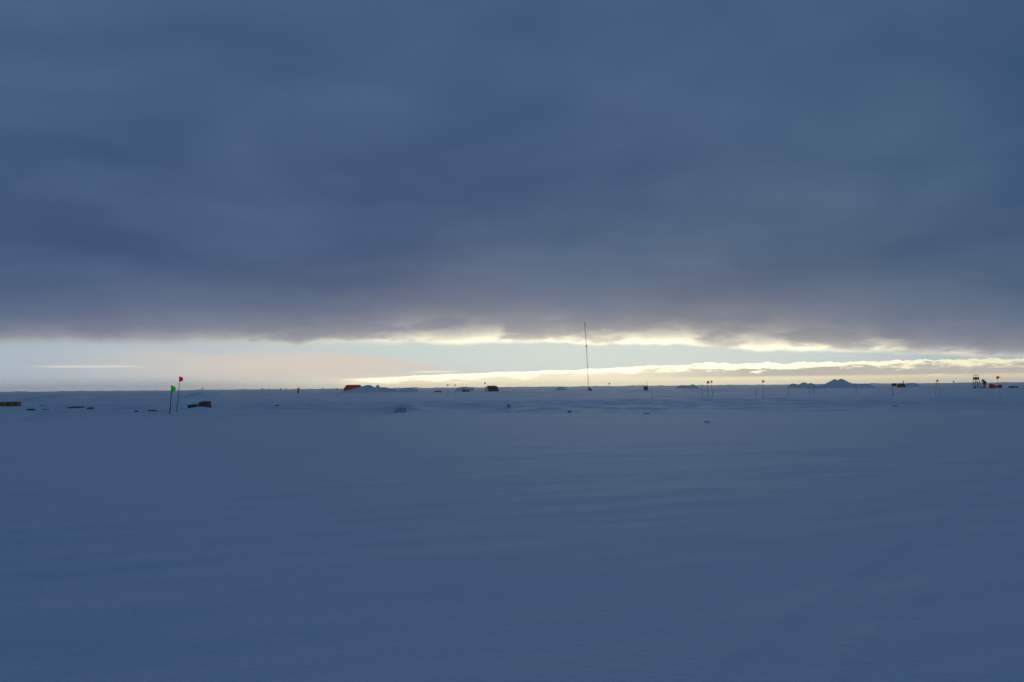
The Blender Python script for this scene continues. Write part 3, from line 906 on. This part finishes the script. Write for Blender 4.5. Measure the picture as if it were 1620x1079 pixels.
def crate(px, py_top, py_base, wpx, lab, m, lidm, rz, dep=.8, sink=.12, n=3, tilt=None, cap_x=0.0, cap_w=.4, cap_h=.08):
    d = from_base(py_base, px); b = at(px, d); k = d / FPX
    H = max(.25, height_to(px, py_top, d) - b.z + sink); b.z -= sink; W = wpx * k
    t = thing('wooden_crate', lab, 'crate', b, rz, 'crates half drifted over by the near flags', tilt)
    body = MB().box((0, 0, H / 2), (W * .96, dep * .94, H * .96)).build('box', m, t)
    src = None
    for j in range(n):
        for s_ in (-1, 1):
            if src is None: src = o = MB().box((0, 0, 0), (W, .03, H / n * .9)).build('board', m, t)
            else: o = part_copy(src, t)
            o.location = (0, s_ * dep * .485, H * (j + .5) / n)
    for s_ in (-1, 1):
        MB().box((s_ * W * .42, -dep * .51, H / 2), (.07, .03, H * .98)).build('batten', lidm, t)
    MB().box((0, 0, H + .01), (W * 1.02, dep * 1.04, .05)).build('lid', lidm, t)
    nu, nv = 14, 6; vs = []
    for j in range(nv):
        ph = j / (nv - 1) * math.pi / 2
        for i in range(nu):
            th = 2 * math.pi * i / nu
            q = math.cos(ph) ** .5 * (1 + .22 * mnoise.noise((math.cos(th) * 1.7 + px, math.sin(th) * 1.7, 0.3)))
            vs.append((cap_x * W + W * cap_w * q * math.cos(th), dep * .5 * q * math.sin(th), H + .03 + cap_h * math.sin(ph)))
    fs = [(j * nu + i, j * nu + (i + 1) % nu, (j + 1) * nu + (i + 1) % nu, (j + 1) * nu + i) for j in range(nv - 1) for i in range(nu)] + [tuple(range(nu))[::-1]]
    MB().add(vs, fs).build('snow_cap', SNOW, t, True)
    return t


crate(307, 640.8, 647.2, 14, 'low dark brown crate half sunk in snow right of the near flags', CRATEWOOD, DARKWOOD, R(-16), cap_x=.15, cap_w=.42, cap_h=.26, sink=.3)
crate(325.5, 636.0, 646.2, 14, 'raised dark purplish crate right of the low brown one by the near flags', MAROON, MAROON, R(-9), tilt=(0, R(-7)), cap_x=-.12, cap_w=.44, cap_h=.16, sink=.35)


def half_buried(px, py, wpx, hpx, lab, rz=0.0, m=DARKWOOD, tiltx=0.0, roll=0.0, n=2):  # low uneven bars sunk in the snow, dark by default
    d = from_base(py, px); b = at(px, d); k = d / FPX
    t = thing('half_buried_object', lab, 'timber', b, rz, 'dark objects half buried in the snow', (tiltx, roll))
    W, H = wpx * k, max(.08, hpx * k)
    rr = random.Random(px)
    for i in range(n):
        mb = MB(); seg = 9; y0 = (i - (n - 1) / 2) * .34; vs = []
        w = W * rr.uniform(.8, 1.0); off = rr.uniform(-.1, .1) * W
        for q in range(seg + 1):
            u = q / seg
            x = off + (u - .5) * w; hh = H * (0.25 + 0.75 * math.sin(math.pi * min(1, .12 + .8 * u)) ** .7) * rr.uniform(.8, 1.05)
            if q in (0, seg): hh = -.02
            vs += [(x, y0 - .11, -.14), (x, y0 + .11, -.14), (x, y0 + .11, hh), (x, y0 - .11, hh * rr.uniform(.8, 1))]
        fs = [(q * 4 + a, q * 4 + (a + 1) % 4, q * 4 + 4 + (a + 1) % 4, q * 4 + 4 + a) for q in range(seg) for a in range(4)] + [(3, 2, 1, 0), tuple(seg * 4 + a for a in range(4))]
        mb.add(vs, fs).build('low_bar', m, t)
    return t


half_buried(49.5, 649.0, 15, 2.6, 'dark lump sunk in the snow just right of the plank stack', R(4))
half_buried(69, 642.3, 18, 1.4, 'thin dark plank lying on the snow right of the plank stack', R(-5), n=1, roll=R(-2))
half_buried(73, 648.4, 13, 1.4, 'faint dark lump almost drifted over, right of the plank stack', R(3), n=1)
half_buried(120, 646.0, 26, 2.0, 'long dark pair of lumps under the snow swell midway to the flags', R(5), roll=R(-2))
half_buried(144.5, 648.0, 9, 2.8, 'stubby dark lump midway between plank stack and flags', R(-3))
half_buried(228.5, 643.6, 20, 2.2, 'flat dark lump on the snow left of the green flag', R(2))
half_buried(216.5, 652.6, 6.5, 1.8, 'small dark chip nearest the camera left of the green flag', R(6), n=1)
half_buried(241, 651.6, 12, 2.4, 'dark pointed lump on the snow just left of the green flag pole', R(-6), roll=R(3))
half_buried(277, 641.6, 9, 0.9, 'thin faint lump seen between and behind the two near flag canes', R(3), n=1, m=BLUEGREY)
half_buried(438, 642.0, 10, 2.0, 'lone dark lump on the snow below the small hut', R(-4), n=1, roll=R(-5))
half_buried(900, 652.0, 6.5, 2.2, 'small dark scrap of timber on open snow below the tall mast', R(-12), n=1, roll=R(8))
half_buried(1414, 643.5, 9, 1.5, 'faint dark lump on the snow below the black flag cane', R(4), n=1, m=BLUEGREY)


def blue_grey_lump(px, py, wpx, hpx, lab, seed, m=BLUEGREY):  # irregular low domes, by default a darker blue-grey than the snow
    d = from_base(py, px); b = at(px, d); k = d / FPX; b.z -= .05
    W, H = wpx * k, hpx * k + .05
    nu, nv = 14, 8; vs = []
    for j in range(nv):
        ph = j / (nv - 1) * math.pi / 2
        for i in range(nu):
            th = 2 * math.pi * i / nu; q = math.cos(ph) ** .45
            n1 = 1 + .30 * mnoise.noise((math.cos(th) * 1.8 + seed * 3, math.sin(th) * 1.8, ph * 2 + seed))
            vs.append((W / 2 * q * math.cos(th) * n1, W * .35 * q * math.sin(th) * n1, H * math.sin(ph) ** .7 * n1))
    fs = [(j * nu + i, j * nu + (i + 1) % nu, (j + 1) * nu + (i + 1) % nu, (j + 1) * nu + i) for j in range(nv - 1) for i in range(nu)]
    fs.append(tuple(range(nu))[::-1])
    o = MB().add(vs, fs).build('blue_grey_lump', m, None, False, loc=b)
    return tag(o, lab, 'blue-grey lump', 'blue-grey lumps at the edge of the flat snow')


blue_grey_lump(632, 652.5, 17, 6.5, 'dark blue lump standing in for hollow shade below the red tent, largest on the snow edge', 1)  # raised dark lump put where a hollow in the snow lies in shade
blue_grey_lump(639.5, 651.5, 6, 4.0, 'small blue-grey lump leaning on the right of the largest ice block', 2)
blue_grey_lump(804, 645.5, 6, 5.0, 'narrow upright blue-grey lump below and right of the black tent', 3)
blue_grey_lump(1116, 668.0, 9, 1.3, 'faint low blue-grey lump, nearest the camera below the flag pair', 4)
blue_grey_lump(1021, 655.0, 12, 1.2, 'flat low blue-grey lump below the instrument stand', 5)

# ------------------------------------------------------------------ haze: one even box of thin cold air over the ice
hb = MB().box((0, 0, 14.0), (18400, 18400, 36.0))
me = bpy.data.meshes.new('haze'); me.from_pydata(hb.v, [], hb.f); me.update()
hz_o = bpy.data.objects.new('haze', me); col.objects.link(hz_o)
hm = bpy.data.materials.new('thin_ice_haze'); hm.use_nodes = True
hn = hm.node_tree; hn.nodes.clear()
ho = hn.nodes.new('ShaderNodeOutputMaterial'); hv = hn.nodes.new('ShaderNodeVolumePrincipled')
hv.inputs['Color'].default_value = (0.93, 0.95, 0.98, 1); hv.inputs['Density'].default_value = 0.00009; hv.inputs['Anisotropy'].default_value = 0.5
hn.links.new(hv.outputs[0], ho.inputs['Volume'])
me.materials.append(hm)
hz_o['kind'] = 'stuff'; hz_o['label'] = 'thin cold haze hanging over the ice'
